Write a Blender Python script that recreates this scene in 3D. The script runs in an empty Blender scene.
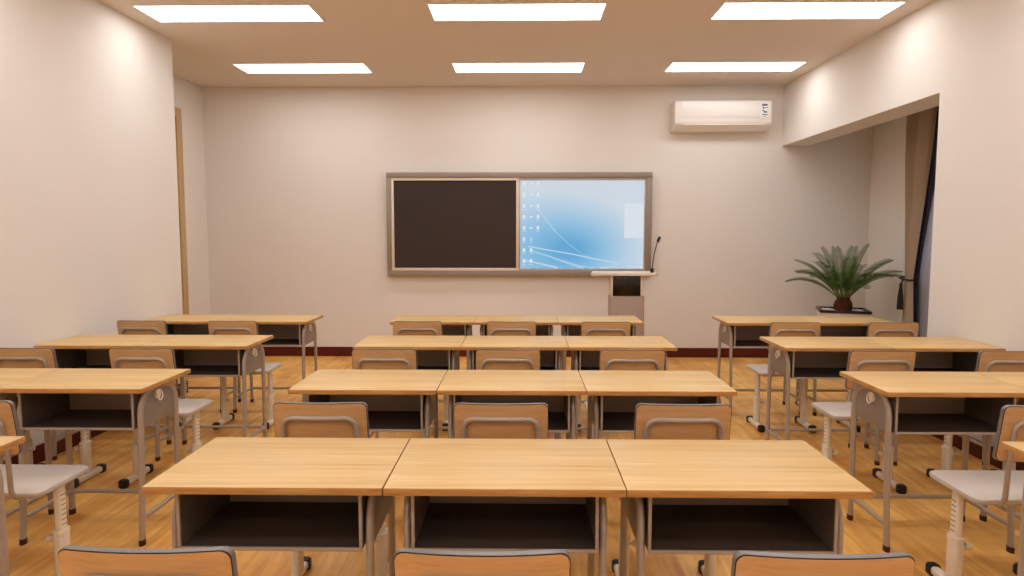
import bpy, bmesh, math, random
from mathutils import Vector, Matrix
random.seed(7)
PI = math.pi
SC = bpy.context.scene
COL = SC.collection

# ---------------------------------------------------------------- materials
def lin(c):
    return tuple(((v/255)/12.92 if v/255 <= .04045 else ((v/255+.055)/1.055)**2.4) for v in c) + (1,)

def mat(name, rgb, rough=.5, metal=0, spec=.5, bump=0, bscale=200, vary=0, vscale=8):
    m = bpy.data.materials.new(name); m.use_nodes = True
    nt = m.node_tree; b = nt.nodes['Principled BSDF']
    b.inputs['Base Color'].default_value = lin(rgb)
    b.inputs['Roughness'].default_value = rough
    b.inputs['Metallic'].default_value = metal
    b.inputs['Specular IOR Level'].default_value = spec
    tc = nt.nodes.new('ShaderNodeTexCoord')
    if vary:
        n = nt.nodes.new('ShaderNodeTexNoise'); n.inputs['Scale'].default_value = vscale; n.inputs['Detail'].default_value = 5
        nt.links.new(tc.outputs['Object'], n.inputs['Vector'])
        r = nt.nodes.new('ShaderNodeMapRange'); r.inputs[1].default_value = .3; r.inputs[2].default_value = .7
        r.inputs[3].default_value = 1-vary; r.inputs[4].default_value = 1+vary
        nt.links.new(n.outputs['Fac'], r.inputs[0])
        mx = nt.nodes.new('ShaderNodeVectorMath'); mx.operation = 'SCALE'; mx.inputs[0].default_value = lin(rgb)[:3]
        nt.links.new(r.outputs[0], mx.inputs['Scale']); nt.links.new(mx.outputs[0], b.inputs['Base Color'])
    if bump:
        n = nt.nodes.new('ShaderNodeTexNoise'); n.inputs['Scale'].default_value = bscale; n.inputs['Detail'].default_value = 3
        nt.links.new(tc.outputs['Object'], n.inputs['Vector'])
        bp = nt.nodes.new('ShaderNodeBump'); bp.inputs['Strength'].default_value = bump; bp.inputs['Distance'].default_value = .002
        nt.links.new(n.outputs['Fac'], bp.inputs['Height']); nt.links.new(bp.outputs[0], b.inputs['Normal'])
    return m

def emis(name, rgb, s):
    m = bpy.data.materials.new(name); m.use_nodes = True
    nt = m.node_tree; nt.nodes.clear()
    o = nt.nodes.new('ShaderNodeOutputMaterial'); e = nt.nodes.new('ShaderNodeEmission')
    e.inputs[0].default_value = lin(rgb); e.inputs[1].default_value = s
    nt.links.new(e.outputs[0], o.inputs[0])
    return m

def wood(name, cols, stretch=(1.2, 30, 30), rough=.4, wave=True, knots=0, wscale=1.0):
    """grain runs along the local X axis"""
    m = bpy.data.materials.new(name); m.use_nodes = True
    nt = m.node_tree; L = nt.links; b = nt.nodes['Principled BSDF']
    tc = nt.nodes.new('ShaderNodeTexCoord')
    mp = nt.nodes.new('ShaderNodeMapping'); mp.inputs['Scale'].default_value = stretch
    L.new(tc.outputs['Object'], mp.inputs[0])
    n1 = nt.nodes.new('ShaderNodeTexNoise'); n1.inputs['Scale'].default_value = 1.0*wscale; n1.inputs['Detail'].default_value = 6; n1.inputs['Roughness'].default_value = .6
    n1.inputs['Distortion'].default_value = .3
    L.new(mp.outputs[0], n1.inputs['Vector'])
    mp2 = nt.nodes.new('ShaderNodeMapping'); mp2.inputs['Scale'].default_value = (stretch[0]*2.5, stretch[1]*5, stretch[2]*5)
    L.new(tc.outputs['Object'], mp2.inputs[0])
    n2 = nt.nodes.new('ShaderNodeTexNoise'); n2.inputs['Scale'].default_value = 1; n2.inputs['Detail'].default_value = 3
    L.new(mp2.outputs[0], n2.inputs['Vector'])
    mx = nt.nodes.new('ShaderNodeMix'); mx.inputs[0].default_value = .42
    L.new(n1.outputs['Fac'], mx.inputs[2]); L.new(n2.outputs['Fac'], mx.inputs[3])
    cr = nt.nodes.new('ShaderNodeValToRGB')
    L.new(mx.outputs[0], cr.inputs[0])
    e = cr.color_ramp.elements; e[0].position = .36; e[0].color = lin(cols[0]); e[1].position = .64; e[1].color = lin(cols[-1])
    if len(cols) > 2:
        for i, c in enumerate(cols[1:-1]):
            k = e.new(.36+.28*(i+1)/(len(cols)-1)); k.color = lin(c)
    L.new(cr.outputs[0], b.inputs['Base Color'])
    b.inputs['Roughness'].default_value = rough
    return m

TOPW = wood('pale_pine', [(200,158,98), (213,175,114), (219,182,121), (229,195,136)], (1.3, 34, 34), .42)
EDGEW = wood('pine_edge', [(176,120,58), (192,140,76), (204,156,94)], (5, 12, 30), .45)
BACKW = wood('backrest_board', [(202,156,104), (211,165,113), (218,173,121)], (2.5, 45, 45), .45)
FRAME = mat('grey_beige_enamel', (172, 156, 140), .35, .15)
PANEL = mat('grey_beige_panel', (140, 126, 114), .45, .1)
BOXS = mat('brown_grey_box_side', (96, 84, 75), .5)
BOXF = mat('dark_box_floor', (70, 58, 50), .6)  # bottom plate of the storage box, darker than its back and sides
BOX = mat('grey_sheet_steel', (164, 148, 134), .45, .1)
LEGC = mat('dark_red_cap', (62, 20, 14), .5)
CREAM = mat('cream_plastic', (232, 220, 200), .4)
SEAT = mat('light_grey_laminate', (202, 190, 178), .3)
SEATE = mat('seat_edge_grey', (180, 168, 156), .4)
RIM = mat('grey_rim_plastic', (122, 112, 107), .28, .1)
BLACK = mat('black_rubber', (24, 20, 20), .5)
LINE = mat('black_edging', (30, 22, 20), .5)
DASH = mat('scale_ink', (50, 42, 38), .6)
WALL = mat('cream_wall_paint', (232, 224, 214), .85, 0, .25, .12, 60, .015, 1.5)
CEIL = mat('ceiling_paint', (230, 219, 208), .9, 0, .2)
BASE = mat('dark_red_baseboard', (84, 8, 8), .35)
DOORW = wood('door_casing_wood', [(190,158,108), (204,172,122)], (14, 14, 1.5), .45)
WHITE = mat('white_plastic', (240, 232, 224), .35)
WHITE2 = mat('white_enamel', (240, 236, 230), .4)
BRDFR = mat('bronze_grey_aluminium', (152, 136, 122), .45, .2)
BRDIN = mat('cream_inner_frame', (228, 210, 186), .4)
BOARD = mat('dark_writing_board', (58, 46, 40), .65, 0, .3)
SILV = mat('silver_bezel', (190, 180, 174), .4, .3)
POD = mat('taupe_mesh_steel', (176, 154, 138), .55, .1, .5, .5, 400, .12, 160)
PODT = mat('podium_cream', (228, 208, 188), .4)
SCRK = mat('black_screen', (16, 10, 8), .2)
CURT = mat('brown_drape', (206, 182, 152), .85, 0, .1, .3, 300)
LINING = mat('dark_navy_lining', (62, 58, 70), .85, 0, .1)
TIE = mat('dark_tassel', (34, 24, 24), .7)
TRUNK = mat('palm_trunk', (84, 44, 26), .9, 0, .2, .9, 40, .35, 30)
FROND = mat('palm_green', (64, 94, 34), .7, 0, .2, 0, 1, .25, 12)
RACH = mat('palm_stem_green', (96, 112, 50), .5)
PLANT = mat('planter_white', (236, 226, 214), .4)
PRIM = mat('planter_dark_rim', (40, 22, 18), .35)
PEB = mat('white_pebbles', (232, 228, 222), .8, 0, .3, 1.0, 60, .1, 60)
GLASS = mat('night_glass', (30, 40, 60), .05)
WFR = mat('window_frame_white', (220, 220, 224), .4)

def floor_mat():
    m = bpy.data.materials.new('wood_plank_floor'); m.use_nodes = True
    nt = m.node_tree; L = nt.links; b = nt.nodes['Principled BSDF']
    tc = nt.nodes.new('ShaderNodeTexCoord')
    rot = nt.nodes.new('ShaderNodeMapping'); rot.inputs['Rotation'].default_value = (0, 0, PI/2); rot.inputs['Location'].default_value = (.07, .03, 0)
    L.new(tc.outputs['Object'], rot.inputs[0])
    br = nt.nodes.new('ShaderNodeTexBrick')
    br.inputs['Color1'].default_value = (.28, .28, .28, 1); br.inputs['Color2'].default_value = (.72, .72, .72, 1)
    br.inputs['Mortar'].default_value = (.5, .5, .5, 1)
    br.inputs['Scale'].default_value = 1; br.inputs['Mortar Size'].default_value = .0016; br.inputs['Bias'].default_value = 0
    br.inputs['Brick Width'].default_value = .95; br.inputs['Row Height'].default_value = .13; br.offset = .37
    L.new(rot.outputs[0], br.inputs['Vector'])
    mp = nt.nodes.new('ShaderNodeMapping'); mp.inputs['Scale'].default_value = (26, 2.2, 1)
    off = nt.nodes.new('ShaderNodeVectorMath'); off.operation = 'MULTIPLY_ADD'
    off.inputs[1].default_value = (7, 7, 7)
    L.new(br.outputs['Color'], off.inputs[0]); L.new(tc.outputs['Object'], off.inputs[2])
    L.new(off.outputs[0], mp.inputs[0])
    n = nt.nodes.new('ShaderNodeTexNoise'); n.inputs['Scale'].default_value = 1; n.inputs['Detail'].default_value = 6; n.inputs['Distortion'].default_value = .7
    L.new(mp.outputs[0], n.inputs['Vector'])
    n3 = nt.nodes.new('ShaderNodeTexNoise'); n3.inputs['Scale'].default_value = 4.5; n3.inputs['Detail'].default_value = 4
    L.new(tc.outputs['Object'], n3.inputs['Vector'])
    a = nt.nodes.new('ShaderNodeMix'); a.inputs[0].default_value = .32
    L.new(n.outputs['Fac'], a.inputs[2]); L.new(br.outputs['Color'], a.inputs[3])
    a2 = nt.nodes.new('ShaderNodeMix'); a2.inputs[0].default_value = .38
    L.new(a.outputs[0], a2.inputs[2]); L.new(n3.outputs['Fac'], a2.inputs[3])
    cr = nt.nodes.new('ShaderNodeValToRGB'); L.new(a2.outputs[0], cr.inputs[0])
    e = cr.color_ramp.elements; e[0].position = .36; e[0].color = lin((208,138,56)); e[1].position = .64; e[1].color = lin((252,198,110))
    k = e.new(.5); k.color = lin((230,170,86))
    dk = nt.nodes.new('ShaderNodeMix'); dk.data_type = 'RGBA'; dk.blend_type = 'MULTIPLY'
    mr = nt.nodes.new('ShaderNodeMath'); mr.operation = 'MULTIPLY'; mr.inputs[1].default_value = .15
    L.new(br.outputs['Fac'], mr.inputs[0]); L.new(mr.outputs[0], dk.inputs[0])
    L.new(cr.outputs[0], dk.inputs[6]); dk.inputs[7].default_value = lin((120, 80, 50))
    L.new(dk.outputs[2], b.inputs['Base Color'])
    b.inputs['Roughness'].default_value = .38; b.inputs['Specular IOR Level'].default_value = .4
    return m
FLOOR = floor_mat()

def sheer_mat():
    m = bpy.data.materials.new('sheer_lavender'); m.use_nodes = True
    nt = m.node_tree; L = nt.links; nt.nodes.clear()
    o = nt.nodes.new('ShaderNodeOutputMaterial')
    d = nt.nodes.new('ShaderNodeBsdfDiffuse'); d.inputs[0].default_value = lin((216, 212, 212))
    t = nt.nodes.new('ShaderNodeBsdfTranslucent'); t.inputs[0].default_value = lin((214, 214, 226))
    tr = nt.nodes.new('ShaderNodeBsdfTransparent')
    a = nt.nodes.new('ShaderNodeMixShader'); a.inputs[0].default_value = .5
    L.new(d.outputs[0], a.inputs[1]); L.new(t.outputs[0], a.inputs[2])
    c = nt.nodes.new('ShaderNodeMixShader'); c.inputs[0].default_value = .18
    L.new(a.outputs[0], c.inputs[1]); L.new(tr.outputs[0], c.inputs[2]); L.new(c.outputs[0], o.inputs[0])
    return m
SHEER = sheer_mat()

def glass_mat():
    m = bpy.data.materials.new('window_glass'); m.use_nodes = True
    nt = m.node_tree; L = nt.links; nt.nodes.clear()
    o = nt.nodes.new('ShaderNodeOutputMaterial')
    g = nt.nodes.new('ShaderNodeBsdfGlossy'); g.inputs['Roughness'].default_value = .03
    tr = nt.nodes.new('ShaderNodeBsdfTransparent'); tr.inputs[0].default_value = (.9, .94, .96, 1)
    c = nt.nodes.new('ShaderNodeMixShader'); c.inputs[0].default_value = .08
    L.new(tr.outputs[0], c.inputs[1]); L.new(g.outputs[0], c.inputs[2]); L.new(c.outputs[0], o.inputs[0])
    return m
WGLASS = glass_mat()

def screen_mat():
    """the picture shown on the display: a pale-to-mid blue desktop picture"""
    m = bpy.data.materials.new('display_picture'); m.use_nodes = True
    nt = m.node_tree; L = nt.links; nt.nodes.clear()
    o = nt.nodes.new('ShaderNodeOutputMaterial'); e = nt.nodes.new('ShaderNodeEmission')
    tc = nt.nodes.new('ShaderNodeTexCoord'); sp = nt.nodes.new('ShaderNodeSeparateXYZ')
    L.new(tc.outputs['Generated'], sp.inputs[0])
    def M(op, *a):
        n = nt.nodes.new('ShaderNodeMath'); n.operation = op
        for i, v in enumerate(a):
            if isinstance(v, (int, float)): n.inputs[i].default_value = v
            else: L.new(v, n.inputs[i])
        return n.outputs[0]
    x, z = sp.outputs[0], sp.outputs[2]
    # blue pool centred low left-of-middle, pale towards the top right
    dx = M('MULTIPLY', M('SUBTRACT', x, .42), 1.1)
    dz = M('MULTIPLY', M('SUBTRACT', z, .22), 1.25)
    r = M('SQRT', M('ADD', M('MULTIPLY', dx, dx), M('MULTIPLY', dz, dz)))
    f = M('SUBTRACT', r, M('MULTIPLY', M('SUBTRACT', .5, x), .25))
    cr = nt.nodes.new('ShaderNodeValToRGB'); L.new(f, cr.inputs[0])
    el = cr.color_ramp.elements
    el[0].position = .08; el[0].color = lin((104, 168, 212)); el[1].position = .8; el[1].color = lin((206, 216, 226))
    k = el.new(.32); k.color = lin((142, 190, 222)); k = el.new(.55); k.color = lin((178, 204, 226))
    L.new(cr.outputs[0], e.inputs[0]); e.inputs[1].default_value = 1.0
    L.new(e.outputs[0], o.inputs[0])
    return m
SCREEN = screen_mat()
ICON = emis('icon_white', (218, 230, 244), 1.0)
STREAK = emis('streak_pale_blue', (182, 214, 234), 1.0)
STREAK2 = emis('streak_soft_blue', (164, 204, 230), 1.0)
POP = emis('popup_pale', (216, 224, 234), 1.0)
LIGHT = emis('panel_light', (250, 251, 255), 8.6)

# ---------------------------------------------------------------- mesh helpers
def box(bm, x0, x1, y0, y1, z0, z1, bev=0, seg=2):
    v = [bm.verts.new(p) for p in ((x0,y0,z0),(x1,y0,z0),(x1,y1,z0),(x0,y1,z0),(x0,y0,z1),(x1,y0,z1),(x1,y1,z1),(x0,y1,z1))]
    fs = [bm.faces.new([v[i] for i in q]) for q in ((3,2,1,0),(4,5,6,7),(0,1,5,4),(1,2,6,5),(2,3,7,6),(3,0,4,7))]
    if bev:
        es = list({e for f in fs for e in f.edges})
        bmesh.ops.bevel(bm, geom=es, offset=bev, segments=seg, profile=.5, affect='EDGES')

def sweep(bm, pts, ra, rb, bn, n=12, cap=True):
    """elliptic tube along a planar path; bn = the plane's normal; rb = radius along it"""
    pts = [Vector(p) for p in pts]; bn = Vector(bn).normalized(); rings = []
    for i, p in enumerate(pts):
        t = (pts[min(i+1, len(pts)-1)] - pts[max(i-1, 0)]).normalized()
        nn = t.cross(bn).normalized()
        rings.append([bm.verts.new(p + nn*ra*math.cos(2*PI*k/n) + bn*rb*math.sin(2*PI*k/n)) for k in range(n)])
    for a, b in zip(rings, rings[1:]):
        for k in range(n):
            bm.faces.new((a[k], a[(k+1) % n], b[(k+1) % n], b[k]))
    if cap:
        bm.faces.new(rings[0][::-1]); bm.faces.new(rings[-1])

def arc(c, r, a0, a1, n, ax):
    """points of an arc round c in plane ax ('xz','yz','xy'); angles in degrees"""
    out = []
    for i in range(n+1):
        a = math.radians(a0+(a1-a0)*i/n); u, w = r*math.cos(a), r*math.sin(a)
        out.append({'xz': (c[0]+u, c[1], c[2]+w), 'yz': (c[0], c[1]+u, c[2]+w), 'xy': (c[0]+u, c[1]+w, c[2])}[ax])
    return out

def rrect(x0, x1, y0, y1, r, n=6):
    out = []
    for cx, cy, a in ((x1-r, y1-r, 0), (x0+r, y1-r, 90), (x0+r, y0+r, 180), (x1-r, y0+r, 270)):
        for i in range(n+1):
            t = math.radians(a+90*i/n); out.append((cx+r*math.cos(t), cy+r*math.sin(t)))
    return out

def prism(bm, pts, h0, h1, ax='z', bev=0):
    f = {'z': lambda p, h: (p[0], p[1], h), 'y': lambda p, h: (p[0], h, p[1]), 'x': lambda p, h: (h, p[0], p[1])}[ax]
    a = [bm.verts.new(f(p, h0)) for p in pts]; b = [bm.verts.new(f(p, h1)) for p in pts]
    n = len(pts); fa = bm.faces.new(a[::-1]); fb = bm.faces.new(b)
    for i in range(n): bm.faces.new((a[i], a[(i+1) % n], b[(i+1) % n], b[i]))
    if bev:
        bmesh.ops.bevel(bm, geom=list(fa.edges)+list(fb.edges), offset=bev, segments=2, profile=.5, affect='EDGES')

def obj(name, bm, m, parent=None, smooth=40, loc=None):
    bmesh.ops.recalc_face_normals(bm, faces=bm.faces)
    me = bpy.data.meshes.new(name); bm.to_mesh(me); bm.free()
    for mm in (m if isinstance(m, (list, tuple)) else [m]): me.materials.append(mm)
    if smooth:
        me.polygons.foreach_set('use_smooth', [True]*len(me.polygons))
        me.set_sharp_from_angle(angle=math.radians(smooth))
    o = bpy.data.objects.new(name, me); COL.objects.link(o)
    if parent: o.parent = parent
    if loc: o.location = loc
    return o

def one(name, m, parent, fn, *a, **k):
    bm = bmesh.new(); fn(bm, *a, **k); return obj(name, bm, m, parent)

def tag(o, label, cat, group=None):
    o['label'] = label; o['category'] = cat
    if group: o['group'] = group
    return o

def thing(name, label, cat, loc=(0,0,0), rz=0, group=None):
    o = bpy.data.objects.new(name, None); COL.objects.link(o)
    o.location = loc; o.rotation_euler = (0, 0, rz); o.empty_display_size = .05
    return tag(o, label, cat, group)

def struct(name, m, boxes, bev=0, kind=True):
    bm = bmesh.new()
    for b in boxes: box(bm, *b, bev=bev)
    o = obj(name, bm, m, None, smooth=0)
    o['kind'] = 'structure'
    return o

def dup(root, loc, label, group):
    def cp(o, par):
        c = o.copy(); COL.objects.link(c)
        if par: c.parent = par
        for ch in kids.get(o, []): cp(ch, c)
        return c
    kids = {}
    for o in list(root.children_recursive): kids.setdefault(o.parent, []).append(o)
    r = cp(root, None); r.location = loc; r['label'] = label; r['group'] = group
    return r

# ---------------------------------------------------------------- measures (metres; camera over the origin)
H = 2.797; DB = 6.893; CAMH = 1.296
XL = -3.306; XLN = -2.747; YLN = 5.256          # far-left recess wall, near left wall and where it ends
XR = 2.651; YRN = 4.33; XRR = 3.565             # near right wall, where it ends, recess window wall
YB = -2.6                                       # back of the room
BM = 2.191                                      # underside of the beam

# ---------------------------------------------------------------- setting
struct('floor', FLOOR, [(XL-.2, XRR+.2, YB-.2, DB+.2, -.12, 0)])
struct('ceiling', CEIL, [(XL-.2, XRR+.2, YB-.2, DB+.2, H, H+.12)])
struct('wall_front', WALL, [(XL-.2, XRR+.2, DB, DB+.2, 0, H)])
struct('wall_rear', WALL, [(XL-.2, XRR+.2, YB-.2, YB, 0, H)])
struct('wall_left', WALL, [(XL-.2, XLN, YB, YLN, 0, H)])
DY0, DY1, DZ = 5.44, 6.345, 2.42
struct('wall_left_recess', WALL, [(XL-.2, XL, YLN, DY0, 0, H), (XL-.2, XL, DY1, DB, 0, H), (XL-.2, XL, DY0, DY1, DZ, H)])
struct('wall_right', WALL, [(XR, XRR+.2, YB, YRN, 0, H)])
struct('wall_right_beam', WALL, [(XR, XR+.265, YRN, DB, BM, H)])
WY0, WY1, WZ0, WZ1 = 4.45, 6.25, .85, 2.5
struct('wall_window', WALL, [(XRR, XRR+.2, YRN, DB, 0, WZ0), (XRR, XRR+.2, YRN, DB, WZ1, H), (XRR, XRR+.2, YRN, WY0, WZ0, WZ1), (XRR, XRR+.2, WY1, DB, WZ0, WZ1)])
bb, bt = .1, .012
struct('baseboard_front', BASE, [(XL+bt, XRR-bt, DB-bt, DB, 0, bb)])
struct('baseboard_left', BASE, [(XLN, XLN+bt, YB+bt, YLN+bt, 0, bb), (XL+bt, XLN+bt, YLN, YLN+bt, 0, bb)])
struct('baseboard_left_recess', BASE, [(XL, XL+bt, DY1+.075, DB-bt, 0, bb)])
struct('baseboard_right', BASE, [(XR-bt, XR, YB+bt, YRN+bt, 0, bb), (XR, XRR-bt, YRN, YRN+bt, 0, bb)])
struct('baseboard_window', BASE, [(XRR-bt, XRR, YRN+bt, DB-bt, 0, bb)])
struct('baseboard_rear', BASE, [(XLN+bt, XR-bt, YB, YB+bt, 0, bb)])

# door in the left recess
d = struct('door_1', DOORW, [(XL-.10, XL-.055, DY0+.02, DY1-.02, 0.006, DZ-.02)], bev=.003)
b = bmesh.new()
for s in ((DY1-.02, DY1+.07, 0, DZ+.07), (DY0-.07, DY0+.02, 0, DZ+.07), (DY0+.02, DY1-.02, DZ-.02, DZ+.07)):
    box(b, XL-.12, XL+.02, s[0], s[1], s[2], s[3], .003)
obj('door_frame', b, DOORW, d)
b = bmesh.new()
sweep(b, [(XL-.055, DY0+.09, 1.0), (XL-.01, DY0+.09, 1.0)], .009, .009, (0,0,1)); sweep(b, [(XL-.012, DY0+.085, 1.0), (XL-.012, DY0+.2, 1.0)], .009, .009, (0,0,1))
h = obj('door_handle', b, SILV, d); h['label'] = 'silver lever door handle'

# window in the right recess
w = struct('window_1', WFR, [(XRR+.06, XRR+.12, WY0, WY1, WZ0, WZ0+.06), (XRR+.06, XRR+.12, WY0, WY1, WZ1-.06, WZ1),
    (XRR+.06, XRR+.12, WY0, WY0+.06, WZ0+.06, WZ1-.06), (XRR+.06, XRR+.12, WY1-.06, WY1, WZ0+.06, WZ1-.06),
    (XRR+.06, XRR+.12, (WY0+WY1)/2-.03, (WY0+WY1)/2+.03, WZ0+.06, WZ1-.06)])
b = bmesh.new()
box(b, XRR+.086, XRR+.092, WY0+.06, (WY0+WY1)/2-.03, WZ0+.06, WZ1-.06)
box(b, XRR+.086, XRR+.092, (WY0+WY1)/2+.03, WY1-.06, WZ0+.06, WZ1-.06)
obj('window_glass', b, WGLASS, w)
b = bmesh.new(); box(b, XRR-.04, XRR+.06, WY0-.02, WY1+.02, WZ0-.03, WZ0, .004); obj('window_sill', b, WFR, w)

# ---------------------------------------------------------------- ceiling lights
def make_light(label, loc):
    t = thing('ceiling_light', label, 'ceiling light', loc, 0, 'flat ceiling panel lights')
    lx, ly = 1.185/2, .35/2
    b = bmesh.new(); fr = .013
    for x0, x1, y0, y1 in ((-lx, lx, -ly, -ly+fr), (-lx, lx, ly-fr, ly), (-lx, -lx+fr, -ly+fr, ly-fr), (lx-fr, lx, -ly+fr, ly-fr)):
        box(b, x0, x1, y0, y1, -.006, 0)
    obj('frame', b, WHITE2, t)
    b = bmesh.new(); box(b, -lx+fr, lx-fr, -ly+fr, ly-fr, -.004, -.001)
    obj('diffuser', b, LIGHT, t)
    return t
LX = (-1.993, -.042, 1.895); LYR = [(6.12, 'in the row nearest the board wall'), (4.617, 'in the second row from the board wall'),
     (3.124, 'in the third row from the board wall, overhead'), (1.611, 'in the fourth row from the board wall, overhead'), (.1, 'in the fifth row, above the viewer'), (-1.41, 'in the last row, behind the viewer')]
side = ('left', 'middle', 'right')
l0 = None
for y, tx in LYR:
    for i, x in enumerate(LX):
        lab = '%s glowing white ceiling panel light %s' % (side[i], tx)
        if l0 is None: l0 = make_light(lab, (x, y, H))
        else: dup(l0, (x, y, H), lab, 'flat ceiling panel lights')

# ---------------------------------------------------------------- desks
TZ = .6713
def make_desk(label, loc, group):
    t = thing('school_desk', label, 'desk', loc, 0, group)
    b = bmesh.new(); box(b, -.2992, .2992, -.005, .3965, TZ-.0205, TZ, .0035, 2)
    o = obj('tabletop', b, [TOPW, EDGEW], t)
    for p in o.data.polygons:
        if abs(p.normal.z) < .75: p.material_index = 1
    # storage box: bottom, back, sides with folded lips
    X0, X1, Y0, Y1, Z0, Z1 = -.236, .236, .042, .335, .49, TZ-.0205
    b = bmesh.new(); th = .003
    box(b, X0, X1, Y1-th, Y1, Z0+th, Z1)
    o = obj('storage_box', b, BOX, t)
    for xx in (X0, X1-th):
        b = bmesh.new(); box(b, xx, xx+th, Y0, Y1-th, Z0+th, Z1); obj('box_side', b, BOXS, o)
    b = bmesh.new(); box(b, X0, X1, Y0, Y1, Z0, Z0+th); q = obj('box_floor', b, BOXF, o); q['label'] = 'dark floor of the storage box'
    b = bmesh.new(); box(b, X0-.001, X1+.001, Y0-.006, Y0+.002, Z0-.003, Z0+.007, .0025)
    box(b, X0-.002, X0+.007, Y0-.006, Y0+.002, Z0+.007, Z1, .0025); box(b, X1-.007, X1+.002, Y0-.006, Y0+.002, Z0+.007, Z1, .0025)
    obj('box_lip', b, FRAME, o)
    ya, yt, yb = .036, .062, .338; R = .098; zt = TZ-.0205-.0105
    for s in (-1, 1):
        x = s*.2515
        b = bmesh.new()
        path = [(x, ya, .02), (x, ya+.013, .2), (x, yt, .44)] + arc((x, yt+R, zt-R), R, 180, 90, 10, 'yz') + arc((x, yb-R, zt-R), R, 90, 0, 10, 'yz') + [(x, yb, .3), (x, yb, .02)]
        # squash the oval so that it fits under the top
        sweep(b, path, .0165, .0105, (1, 0, 0), 14)
        f = obj('leg_frame', b, FRAME, t)
        for yy in (ya, yb):
            b = bmesh.new(); sweep(b, [(x, yy, 0), (x, yy, .004), (x, yy, .024)], .018, .012, (1, 0, 0), 14); obj('foot_cap', b, LEGC, f)
        b = bmesh.new(); sweep(b, [(x, ya+.018, .108), (x, yb-.01, .108)], .011, .008, (1, 0, 0), 10); obj('side_rail', b, FRAME, f)
        # side panel filling the arch
        b = bmesh.new()
        pr = [(yt+.004, .486), (yt+.004, zt-R)] + [(p[1], p[2]) for p in arc((0, yt+R, zt-R), R-.004, 180, 90, 8, 'yz')] + \
             [(p[1], p[2]) for p in arc((0, yb-R, zt-R), R-.004, 90, 0, 8, 'yz')] + [(yb-.004, zt-R), (yb-.004, .486)]
        prism(b, pr, x-.0035, x+.0035, 'x', .001)
        pn = obj('side_panel', b, PANEL, t)
        b = bmesh.new()
        xo = x+s*.0035; hy, hz = (ya+yb)/2, .604
        sweep(b, [(xo, hy, hz), (xo+s*.006, hy, hz)], .022, .022, (0, 0, 1), 18)
        hk = [(xo+s*.006, hy-.02, hz+.018)] + [(xo+s*.012, hy-.02, hz+.005)] + [(xo+s*.014, q[1], q[2]) for q in arc((0, hy, hz-.008), .018, 180, 360, 8, 'yz')] + [(xo+s*.012, hy+.018, hz+.005), (xo+s*.006, hy+.018, hz+.018)]
        sweep(b, hk, .0028, .0028, (1, 0, 0), 8)
        obj('bag_hook', b, CREAM, pn)
    b = bmesh.new(); sweep(b, [(-.243, yb, .108), (.243, yb, .108)], .0095, .0095, (0, 1, 0), 10); obj('cross_rail', b, FRAME, t)
    return t

# ---------------------------------------------------------------- chairs
def curved_plate(bm, w, z0, z1, r, y0, th, bow, tilt, hw=.16, n=30):
    """rounded-rectangle plate bent forwards (+y) at its ends, top leaning back"""
    xs = []
    m = 8
    for i in range(m+1): xs.append(-w/2 + r*(1-math.cos(PI/2*i/m)))
    k = 16
    for i in range(1, k): xs.append(-w/2+r + (w-2*r)*i/k)
    for i in range(m+1): xs.append(w/2 - r*(1-math.cos(PI/2*(m-i)/m)))
    cols = []
    for x in xs:
        dx = max(0, abs(x)-(w/2-r)); c = r - math.sqrt(max(0, r*r-dx*dx))
        zz = [z0+c + (z1-z0-2*c)*j/4 for j in range(5)]
        if z1-z0-2*c < 1e-6: zz = [(z0+z1)/2]*5
        yy = [bow*(x/hw)**2 + tilt*(z1-z)/(z1-z0) for z in zz]
        cols.append((x, zz, yy))
    F = [[bm.verts.new((x, y+y0, z)) for z, y in zip(zz, yy)] for x, zz, yy in cols]
    B = [[bm.verts.new((x, y+y0+th, z)) for z, y in zip(zz, yy)] for x, zz, yy in cols]
    for i in range(len(cols)-1):
        for j in range(4):
            bm.faces.new((F[i][j], F[i+1][j], F[i+1][j+1], F[i][j+1])); bm.faces.new((B[i][j], B[i][j+1], B[i+1][j+1], B[i+1][j]))
        bm.faces.new((F[i][0], B[i][0], B[i+1][0], F[i+1][0])); bm.faces.new((F[i][4], F[i+1][4], B[i+1][4], B[i][4]))
    for i in (0, -1):
        for j in range(4): bm.faces.new((F[i][j], F[i][j+1], B[i][j+1], B[i][j]))

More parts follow.
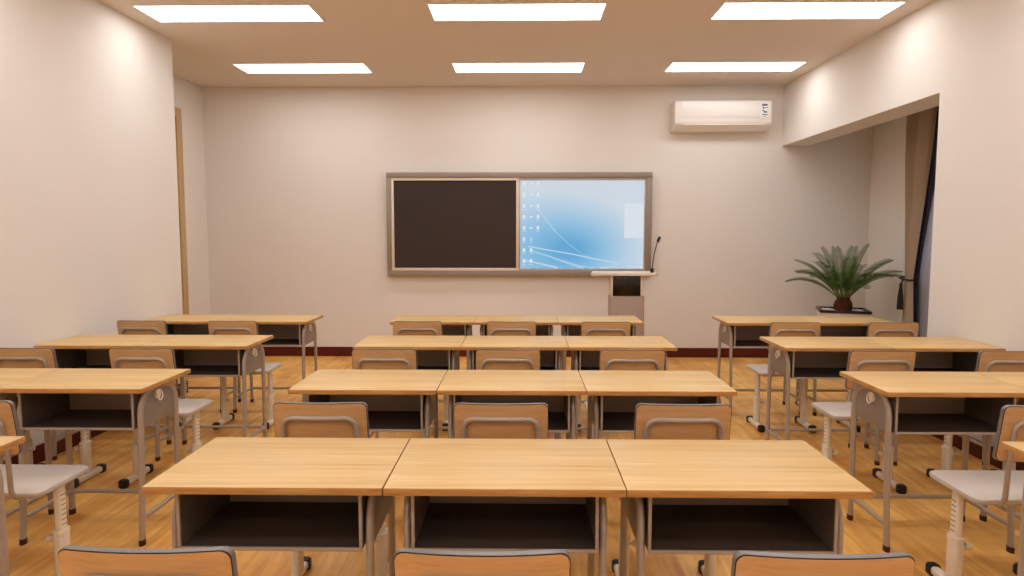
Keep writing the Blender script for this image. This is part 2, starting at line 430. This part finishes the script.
def make_chair(label, loc, group):
    t = thing('school_chair', label, 'chair', loc, 0, group)
    zt, zb = .737, .540; W = .315; bow, tilt = .016, .032
    b = bmesh.new(); curved_plate(b, W, zb, zt, .019, 0, .0145, bow, tilt)
    br = obj('backrest', b, RIM, t, 50); br['label'] = 'grey rim of the backrest'
    b = bmesh.new(); curved_plate(b, W-.0012, zb+.0006, zt-.0006, .0205, -.0012, .0169, bow, tilt); obj('edging', b, LINE, br, 50)
    b = bmesh.new(); curved_plate(b, W-.0045, zb+.0024, zt-.0024, .019, -.0024, .0193, bow, tilt); o = obj('backrest_panel', b, BACKW, br, 50); o['label'] = 'wood-coloured face of the backrest'
    # bent tube behind the backrest, running down and forward under the seat
    r = .0088; hw = .122; zc = .686; R = .036
    def Y(x, z): return bow*(x/.16)**2 + tilt*(zt-z)/(zt-zb) - .0024 - r*.93
    pts = []
    def bend(s):
        q = []
        yk = Y(hw, .50)
        for p in arc((s*hw, yk+.045, .425), .045, 270, 180, 8, 'yz'): q.append(p)
        return q
    left = [(-hw, .235, .380)] + bend(-1) + [(-hw, Y(hw, zb), zb), (-hw, Y(hw, .6), .6)]
    top = [(p[0], Y(abs(p[0]), p[2]), p[2]) for p in arc((-hw+R, 0, zc-R), R, 180, 90, 8, 'xz')]
    top += [(x, Y(abs(x), zc), zc) for x in (-.05, -.025, 0, .025, .05)]
    top += [(p[0], Y(abs(p[0]), p[2]), p[2]) for p in arc((hw-R, 0, zc-R), R, 90, 0, 8, 'xz')]
    right = [(-a, bb_, c) for a, bb_, c in left[::-1]]
    path = [Vector(p) for p in left+top+right]
    b = bmesh.new(); n = 10; rings = []; prev = None
    for i, p in enumerate(path):
        tt = (path[min(i+1, len(path)-1)]-path[max(i-1, 0)]).normalized()
        if prev is None: u = tt.cross(Vector((1, 0, 0))).normalized()
        else: u = (prev - tt*prev.dot(tt)).normalized()
        prev = u; v = tt.cross(u)
        rings.append([b.verts.new(p+u*r*math.cos(2*PI*k/n)+v*r*math.sin(2*PI*k/n)) for k in range(n)])
    for A, B in zip(rings, rings[1:]):
        for k in range(n): b.faces.new((A[k], A[(k+1) % n], B[(k+1) % n], B[k]))
    b.faces.new(rings[0][::-1]); b.faces.new(rings[-1])
    obj('back_tube', b, FRAME, t, 60)
    # seat
    b = bmesh.new(); prism(b, rrect(-.203, .203, .055, .340, .035), .389, .402, 'z', .003)
    se = obj('seat', b, SEAT, t)
    b = bmesh.new(); prism(b, rrect(-.201, .201, .057, .338, .034), .3835, .389, 'z'); obj('seat_edge', b, SEATE, se)
    # crossbars under the seat
    b = bmesh.new()
    for y in (.12, .225): box(b, -.166, .166, y-.012, y+.012, .366, .3835, .003)
    obj('seat_bearer', b, FRAME, t)
    for s in (-1, 1):
        x = s*.158; yc = .215
        b = bmesh.new(); prism(b, rrect(x-.013, x+.013, yc-.021, yc+.021, .010), .12, .3835, 'z')
        lg = obj('leg', b, CREAM, t)
        b = bmesh.new()
        for k in range(7):
            z = .222+k*.0185; box(b, x+s*.0127, x+s*.0137, yc-.012, yc+.012, z, z+.0024)
        obj('scale_marks', b, DASH, lg)
        b = bmesh.new(); prism(b, rrect(x-.0175, x+.0175, yc-.0285, yc+.0285, .013), .034, .2, 'z', .001)
        prism(b, rrect(x-.019, x+.019, yc-.03, yc+.03, .013), .186, .2035, 'z', .001)
        sv = obj('sleeve', b, CREAM, lg)
        b = bmesh.new()
        sweep(b, [(x-s*.014, yc-.008, .168), (x-s*.03, yc-.008, .168)], .006, .006, (0, 0, 1), 10)
        sweep(b, [(x-s*.03, yc-.008, .168), (x-s*.048, yc-.008, .168)], .0115, .0115, (0, 0, 1), 14)
        obj('knob', b, CREAM, sv)
        b = bmesh.new(); xf = s*.166; prism(b, [(p[0]+xf, p[1]) for p in rrect(-.0165, .0165, .006, .038, .011)], .105, .315, 'y')
        ft = obj('foot', b, CREAM, t)
        for y0, y1 in ((.085, .113), (.307, .335)):
            b = bmesh.new(); prism(b, [(p[0]+xf, p[1]) for p in rrect(-.020, .020, 0, .043, .007)], y0, y1, 'y', .005); obj('foot_cap', b, BLACK, ft)
    return t

Y1, P = 1.5785, 1.0201
rows = ('nearest row', 'second row', 'third row', 'farthest row')
cname = ('left', 'middle', 'right')
CG = (-.645, -.0445, .5555)
d0 = None
def desk(x, k, label):
    global d0
    loc = (x, Y1+k*P, 0)
    if d0 is None: d0 = make_desk(label, loc, 'school desks')
    else: dup(d0, loc, label, 'school desks')
for k in range(4):
    for i, x in enumerate(CG):
        desk(x, k, 'pale wood school desk, %s of three in the centre block, %s' % (cname[i], rows[k]))
for k in range(4):
    desk(-1.8375, k, 'pale wood school desk on the aisle end of the left block, %s' % rows[k])
    if k: desk(-2.4375, k, 'pale wood school desk against the left wall, %s' % rows[k])
    desk(1.744, k, 'pale wood school desk on the aisle end of the right block, %s' % rows[k])
    if k: desk(2.344, k, 'pale wood school desk against the right wall, %s' % rows[k])
YC = 1.107
c0 = None
def chair(x, k, label):
    global c0
    loc = (x, YC+k*P, 0)
    if c0 is None: c0 = make_chair(label, loc, 'school chairs')
    else: dup(c0, loc, label, 'school chairs')
for k in range(4):
    for i, x in enumerate((-.675, -.0715, .532)):
        chair(x, k, 'school chair with wood-coloured backrest at the %s centre desk, %s' % (cname[i], rows[k]))
for k in (1, 2, 3):
    chair(-1.870, k, 'school chair with grey seat at the aisle desk of the left block, %s' % rows[k])
    chair(1.733, k, 'school chair with grey seat at the aisle desk of the right block, %s' % rows[k])
    if k > 1:
        chair(-2.462, k, 'school chair with wood-coloured backrest beside the left wall, %s' % rows[k])
        chair(2.352, k, 'school chair with wood-coloured backrest beside the right wall, %s' % rows[k])

# ---------------------------------------------------------------- writing board with built-in display
bw = thing('classroom_board', 'long grey-framed wall board, dark panel left and blue lit display right', 'board', (0, DB, .858))
X0, X1, Z0, Z1 = -1.405, 1.322, 0, 1.064
b = bmesh.new(); F = .056
for q in ((X0, X1, Z1-F, Z1), (X0, X1, Z0, Z0+F), (X0, X0+F*.85, Z0+F, Z1-F), (X1-F*1.1, X1, Z0+F, Z1-F)):
    box(b, q[0], q[1], -.075, 0, q[2], q[3], .003)
box(b, X0+.02, X1-.02, -.02, 0, Z0+.02, Z1-.02)
obj('outer_frame', b, BRDFR, bw)
xa, xb = X0+F*.85, -.042; za, zb = Z0+F, Z1-F
b = bmesh.new(); g = .027
for q in ((xa, xb, zb-g, zb), (xa, xb, za, za+g), (xa, xa+g, za+g, zb-g), (xb-g, xb, za+g, zb-g)):
    box(b, q[0], q[1], -.068, -.02, q[2], q[3], .003)
pf = obj('panel_frame', b, BRDIN, bw)
b = bmesh.new(); box(b, xa+g, xb-g, -.055, -.03, za+g, zb-g); obj('board_panel', b, BOARD, bw)
sx0, sx1, sz0, sz1 = -.026, X1-F*1.1-.016, za+.022, zb-.026
b = bmesh.new()
for q in ((xb, X1-F*1.1, sz1, zb), (xb, X1-F*1.1, za, sz0), (xb, sx0, sz0, sz1), (sx1, X1-F*1.1, sz0, sz1)):
    box(b, q[0], q[1], -.062, -.02, q[2], q[3], .002)
obj('display_bezel', b, SILV, bw)
b = bmesh.new(); box(b, sx0, sx1, -.05, -.03, sz0, sz1); ds = obj('display', b, SCREEN, bw); ds['label'] = 'lit blue desktop picture on the display'
def S(u, v): return (sx0+(u-50)/(700-50)*(sx1-sx0), sz1-(v-58)/(514-58)*(sz1-sz0))
for r_, v in enumerate((72, 130, 188, 245, 303, 362, 418, 475)):
    for c_, u in enumerate((70, 107, 143)):
        if r_ >= 5 and c_ == 2: continue
        x, z = S(u, v); b = bmesh.new()
        k = (.0125, .020) if c_ != 1 or r_ > 5 else (.012, .009)
        if (r_, c_) in ((5, 1),): k = (.004, .02)
        prism(b, [(x+p[0], z+p[1]) for p in rrect(-k[0], k[0], -k[1], k[1], min(k)*.4, 3)], -.0515, -.0502, 'y')
        if c_ != 1 or r_ > 4: box(b, x-.022, x+.022, -.0515, -.0502, z-.037, z-.0335)
        obj('icon', b, ICON, ds, smooth=0)
b = bmesh.new(); x, z = S(598, 175); x2, z2 = S(697, 355); box(b, x, x2, -.0512, -.0502, z2, z); obj('popup_window', b, POP, ds, smooth=0)
def streak(pts, w0, w1, m):
    P_ = [Vector((S(*p)[0], 0, S(*p)[1])) for p in pts]
    # Catmull-Rom through the points
    out = []
    for i in range(len(P_)-1):
        a, b_, c, d_ = P_[max(i-1, 0)], P_[i], P_[i+1], P_[min(i+2, len(P_)-1)]
        for j in range(8):
            s = j/8; out.append(.5*((2*b_)+(c-a)*s+(2*a-5*b_+4*c-d_)*s*s+(3*b_-a-3*c+d_)*s**3))
    out.append(P_[-1]); n = len(out); bm = bmesh.new(); pv = None
    for i, p in enumerate(out):
        t_ = (out[min(i+1, n-1)]-out[max(i-1, 0)]).normalized(); nn = Vector((-t_.z, 0, t_.x))
        w = (w0+(w1-w0)*i/(n-1))/2
        q = (bm.verts.new((p.x+nn.x*w, -.0506, p.z+nn.z*w)), bm.verts.new((p.x-nn.x*w, -.0506, p.z-nn.z*w)))
        if pv: bm.faces.new((pv[0], pv[1], q[1], q[0]))
        pv = q
    obj('light_streak', bm, m, ds, smooth=0)
streak([(66, 118), (110, 170), (170, 240), (235, 322)], .006, .011, STREAK)
streak([(235, 322), (300, 380), (370, 432), (440, 462)], .008, .003, STREAK2)
streak([(90, 398), (200, 418), (330, 440), (450, 465), (560, 485)], .012, .014, STREAK)
streak([(100, 420), (200, 450), (300, 485), (385, 512)], .016, .022, STREAK2)
streak([(66, 470), (140, 486), (250, 510)], .012, .018, STREAK)
streak([(270, 470), (370, 500), (440, 511)], .01, .01, STREAK2)
streak([(470, 510), (540, 502), (590, 470), (628, 420)], .022, .004, STREAK)
streak([(560, 488), (620, 491), (695, 494)], .008, .006, STREAK2)

# ---------------------------------------------------------------- air conditioner
ac = thing('air_conditioner', 'white wall-mounted split air conditioner above right of the board', 'air conditioner', (1.985, DB, 2.325))
b = bmesh.new()
def acp(y): return y
prof = [(0, 0), (-.11, .0), (-.185, .05), (-.2, .08), (-.2, .265), (-.185, .285), (0, .29)]
prism(b, prof, -.478, .478, 'x', .004)
body = obj('body', b, WHITE, ac, 30)
b = bmesh.new(); prism(b, [(-.203, .118), (-.206, .123), (-.206, .262), (-.200, .278), (-.19, .278), (-.19, .118)], -.41, .465, 'x', .002); obj('front_panel', b, WHITE, ac, 30)
b = bmesh.new(); prism(b, [(-.117, -.003), (-.19, .05), (-.187, .056), (-.114, .003)], -.40, .42, 'x'); o = obj('louver', b, WHITE, ac, 30)
st = b = bmesh.new(); box(b, .365, .445, -.2072, -.2058, .115, .266); st = obj('sticker', b, WHITE2, ac, smooth=0)
INK = mat('label_ink', (52, 66, 98), .6)
b = bmesh.new()
for (x0, x1, z0, z1) in ((.413, .452, .268, .282), (.418, .43, .245, .26), (.436, .455, .25, .256), (.414, .432, .228, .234), (.424, .45, .214, .226), (.414, .454, .196, .203), (.42, .44, .184, .188)):
    box(b, .405+(x0-.4335)*1.35, .405+(x1-.4335)*1.35, -.2080, -.2070, .19+(z0-.235)*1.25, .19+(z1-.235)*1.25)
obj('sticker_print', b, INK, st, smooth=0)

# ---------------------------------------------------------------- lectern
lx, ly = .948, 6.05
lt = thing('lectern', 'slim taupe teaching lectern with cream top, black screen and gooseneck microphone', 'lectern', (lx, ly, 0))
b = bmesh.new(); box(b, -.158, .145, -.13, .05, .03, .735, .008); box(b, -.145, .13, -.11, .03, 0, .03); obj('cabinet', b, POD, lt)
b = bmesh.new(); box(b, .145, .163, -.132, .05, .03, .737, .004); obj('side_trim', b, PODT, lt)
b = bmesh.new(); box(b, -.152, -.137, -.12, .05, .735, .918, .003); box(b, .113, .130, -.12, .05, .735, .918, .003); box(b, -.137, .113, .03, .05, .735, .918)
obj('hood', b, PODT, lt)
b = bmesh.new(); box(b, -.136, .112, -.115, -.10, .738, .917, .002); obj('screen', b, SCRK, lt)
b = bmesh.new(); prism(b, [(-.30, .12), (-.335, -.1), (-.32, -.15), (.24, -.16), (.262, -.13), (.25, .18), (-.28, .18)], .918, .946, 'z', .008); obj('lectern_top', b, PODT, lt)
b = bmesh.new(); sweep(b, [(.215, -.1, .946), (.215, -.1, .985)], .016, .016, (0, 1, 0), 12)
sweep(b, [(.215, -.1, .985), (.222, -.1, 1.05), (.235, -.1, 1.13), (.252, -.1, 1.2), (.268, -.1, 1.235)], .0045, .0045, (0, 1, 0), 8)
sweep(b, [(.262, -.1, 1.222), (.27, -.1, 1.245), (.279, -.1, 1.268)], .013, .013, (0, 1, 0), 12); obj('microphone', b, BLACK, lt)
b = bmesh.new()
for x in (.20, .235): sweep(b, [(x, -.158, .925), (x, -.172, .925)], .009, .009, (1, 0, 0), 10)
obj('knob', b, SILV, lt)

# ---------------------------------------------------------------- potted palm
pp = thing('potted_palm', 'sago palm in a white square planter in the corner by the curtain', 'potted plant', (3.03, 6.26, 0), math.radians(-18))
hs = .205; hd = .17; PZ = .588
b = bmesh.new()
v0 = rrect(-hs*.92, hs*.92, -hd*.92, hd*.92, .01, 2); v1 = rrect(-hs, hs, -hd, hd, .01, 2)
a = [b.verts.new((p[0], p[1], 0)) for p in v0]; c = [b.verts.new((p[0], p[1], PZ-.025)) for p in v1]; n = len(a)
b.faces.new(a[::-1]); b.faces.new(c)
for i in range(n): b.faces.new((a[i], a[(i+1) % n], c[(i+1) % n], c[i]))
obj('planter', b, PLANT, pp)
b = bmesh.new(); o_ = hs+.012; q_ = hs-.02
o2 = hd+.012; q2 = hd-.02
for x0, x1, y0, y1 in ((-o_, o_, -o2, -q2), (-o_, o_, q2, o2), (-o_, -q_, -q2, q2), (q_, o_, -q2, q2)):
    box(b, x0, x1, y0, y1, PZ-.025, PZ, .002)
obj('planter_rim', b, PRIM, pp)
b = bmesh.new()
for i in range(260):
    x, y = random.uniform(-.172, .172), random.uniform(-.172, .172); r = random.uniform(.008, .014)
    y *= .82
    m4 = Matrix.Translation((x, y, PZ-.022+random.uniform(0, .008))) @ Matrix.Diagonal((r, r*random.uniform(.7, 1), r*.7, 1))
    bmesh.ops.create_icosphere(b, subdivisions=1, radius=1, matrix=m4)
o = obj('pebbles', b, PEB, pp); o['kind'] = 'stuff'
# trunk: stubby, scaly
b = bmesh.new(); N = 22; prev = None
for j in range(15):
    z = PZ-.03+j*.0102; t_ = j/14; rr = .058+.026*math.sin(PI*min(1, t_*1.1+.05)) ; ring = []
    for k in range(N):
        a_ = 2*PI*k/N; q = rr*(1+.13*math.sin(k*PI+j*PI/1.0)*((j % 2)*2-1)+random.uniform(-.05, .05)); ring.append(b.verts.new((q*math.cos(a_+j*.14), q*math.sin(a_+j*.14), z+random.uniform(-.003, .003))))
    if prev:
        for k in range(N): b.faces.new((prev[k], prev[(k+1) % N], ring[(k+1) % N], ring[k]))
    prev = ring
b.faces.new(prev)
obj('trunk', b, TRUNK, pp, 20)
def frond(az, elev, length, droop, seed):
    rd = random.Random(seed); b = bmesh.new()
    base = Vector((.035*math.cos(az), .035*math.sin(az), PZ+.095)); out = Vector((math.cos(az), math.sin(az), 0)); sd = Vector((-out.y, out.x, 0))
    n = 22; pts = [base]; e = elev
    for i in range(n):
        t_ = i/n; pts.append(pts[-1] + (out*math.cos(e)+Vector((0, 0, 1))*math.sin(e))*length/n); e -= droop/n*(.4+1.2*t_)
    prev = None
    for i, p in enumerate(pts):                     # rachis: thin tapering tube
        t_ = (pts[min(i+1, n)]-pts[max(i-1, 0)]).normalized(); nn = t_.cross(sd).normalized(); r = .0062*(1-i/n)+.0012
        ring = [b.verts.new(p+sd*r*math.cos(2*PI*k/5)+nn*r*math.sin(2*PI*k/5)) for k in range(5)]
        if prev:
            for k in range(5):
                f = b.faces.new((prev[k], prev[(k+1) % 5], ring[(k+1) % 5], ring[k])); f.material_index = 1
        prev = ring
    m = 52
    for j in range(m):
        u = .2+.79*j/(m-1); x = u*n; i = min(int(x), n-1); p = pts[i].lerp(pts[i+1], x-i)
        t_ = (pts[i+1]-pts[i]).normalized(); nn = sd.cross(t_).normalized()
        if nn.z < 0: nn = -nn
        ll = .098*(math.sin(PI*min(1, (u-.13)/.9))**.55)+.012
        for s in (-1, 1):
            d_ = (sd*s*.82 + t_*(.42+.35*u) + nn*.34).normalized()
            tip = p + d_*ll + Vector((0, 0, -.010*rd.random())); mid = p + d_*ll*.5 + nn*.004
            wv = t_*.0026
            A, B_, C_, D_, E_ = [b.verts.new(q) for q in (p-wv*.6, p+wv*.6, mid+wv, mid-wv, tip)]
            b.faces.new((A, B_, C_, D_)); b.faces.new((D_, C_, E_))
    obj('frond', b, [FROND, RACH], pp, 0)
K = 13
for i in range(K): frond(2*PI*i/K+.12, math.radians(random.uniform(42, 53)), random.uniform(.49, .545), math.radians(random.uniform(52, 72)), i)
K = 7
for i in range(K): frond(2*PI*i/K+.4, math.radians(random.uniform(54, 62)), random.uniform(.52, .575), math.radians(random.uniform(30, 46)), 50+i)
K = 4
for i in range(K): frond(2*PI*i/K+1.0, math.radians(random.uniform(72, 82)), random.uniform(.5, .55), math.radians(random.uniform(10, 24)), 90+i)

# ---------------------------------------------------------------- curtains on the window wall of the recess
cr = tag(one('curtain_rail', WHITE2, None, box, 3.36, 3.52, 4.36, 6.2, 2.66, 2.69, .003), 'white curtain track high on the window side of the recess', 'curtain rail')
def fold_sheet(name, m, parent, prof, zs, amp, waves, thick, ph=0):
    """prof(z) -> (y0, y1, x) limits of the cloth at height z"""
    b = bmesh.new(); n = waves*10; F_, G_ = [], []
    for z in zs:
        y0, y1, x, am = prof(z); fr, gr = [], []
        for i in range(n+1):
            t_ = i/n; y = y0+(y1-y0)*t_; d_ = am*math.sin(2*PI*waves*t_+ph+.5*math.sin(9*t_))+am*.35*math.sin(2*PI*waves*2.3*t_+1)
            fr.append(b.verts.new((x+d_, y, z))); gr.append(b.verts.new((x+d_+thick, y, z)))
        F_.append(fr); G_.append(gr)
    for R_, S_ in ((F_, 1), (G_, -1)):
        for j in range(len(zs)-1):
            for i in range(n): b.faces.new((R_[j][i], R_[j][i+1], R_[j+1][i+1], R_[j+1][i]))
    for j in range(len(zs)-1):
        for i in (0, n): b.faces.new((F_[j][i], F_[j+1][i], G_[j+1][i], G_[j][i]))
    for j in (0, len(zs)-1):
        for i in range(n): b.faces.new((F_[j][i], F_[j][i+1], G_[j][i+1], G_[j][i]))
    return obj(name, b, m, parent, 60)
ZS = [2.66-i*.05 for i in range(53)]
TB = .90       # height of the tieback
ct = thing('curtain', 'brown pleated drape gathered and tied back at the recess window', 'curtain', (0, 0, 0))
def sm(a): a = max(0, min(1, a)); return a*a*(3-2*a)
def dprof(z):
    k = (z-TB)/1.4 if z >= TB else .35*(TB-z)/TB
    return (5.835-.165*k, 5.885+.03*k, 3.405, .02+.036*min(1, k*1.3))
def lprof(z):
    k = ((z-TB)/1.4)**1.3 if z >= TB else .12*(TB-z)/TB
    return (5.845-.31*k, 5.93-.165*k, 3.474, .006+.006*k)
fold_sheet('drape', CURT, ct, dprof, ZS, .03, 5, .004)
o = fold_sheet('lining', LINING, ct, lprof, ZS, .02, 3, .003, 1.2); o['label'] = 'dark navy blackout layer'
b = bmesh.new()
sweep(b, [(3.375+.045*math.cos(a_)+.025, 5.885+.07*math.sin(a_), TB+.01*math.sin(a_)) for a_ in [2*PI*i/24 for i in range(25)]], .012, .008, (0, 0, 1), 8, cap=False)
tb = obj('tieback', b, TIE, ct)
b = bmesh.new(); sweep(b, [(3.35, 5.86, TB-.01), (3.33, 5.85, TB-.05)], .008, .008, (1, 0, 0), 8)
sweep(b, [(3.33, 5.85, TB-.04), (3.33, 5.85, TB-.08)], .012, .012, (1, 0, 0), 12)
for k in range(9):
    a_ = 2*PI*k/9; sweep(b, [(3.33+.007*math.cos(a_), 5.85+.007*math.sin(a_), TB-.08), (3.33+.016*math.cos(a_), 5.85+.016*math.sin(a_), TB-.16), (3.33+.019*math.cos(a_), 5.85+.019*math.sin(a_), TB-.27)], .007, .007, (1, 0, 0), 8)
obj('tassel', b, TIE, tb)
sh = fold_sheet('sheer_curtain', SHEER, None, lambda z: (4.4, 5.90, 3.52, .019), [2.66-i*.26 for i in range(11)], .014, 26, .001)
tag(sh, 'pale lavender sheer curtain hanging behind the brown drape', 'curtain')

# ---------------------------------------------------------------- world, camera, view
wd = bpy.data.worlds.new('dusk'); SC.world = wd; wd.use_nodes = True
bg = wd.node_tree.nodes['Background']; bg.inputs[0].default_value = (.74, .70, .72, 1); bg.inputs[1].default_value = 1.2

cam = bpy.data.cameras.new('camera'); co = bpy.data.objects.new('camera', cam); COL.objects.link(co); SC.camera = co
cam.sensor_width = 36; cam.lens = 660/1024*36; cam.clip_start = .05
pi_, ya_, ro_ = .0822, .0163, .0004
cp, sp = math.cos(pi_), math.sin(pi_); cy, sy = math.cos(ya_), math.sin(ya_)
fw = Vector((-sy*cp, cy*cp, -sp)); rt = Vector((cy, sy, 0)); up = rt.cross(fw)
r2 = rt*math.cos(ro_)+up*math.sin(ro_); u2 = -rt*math.sin(ro_)+up*math.cos(ro_)
M = Matrix((r2, u2, -fw)).transposed().to_4x4(); M.translation = (0, 0, CAMH); co.matrix_world = M

vs = SC.view_settings; vs.view_transform = 'Standard'; vs.look = 'None'; vs.gamma = 1; vs.use_curve_mapping = False; vs.exposure = 0
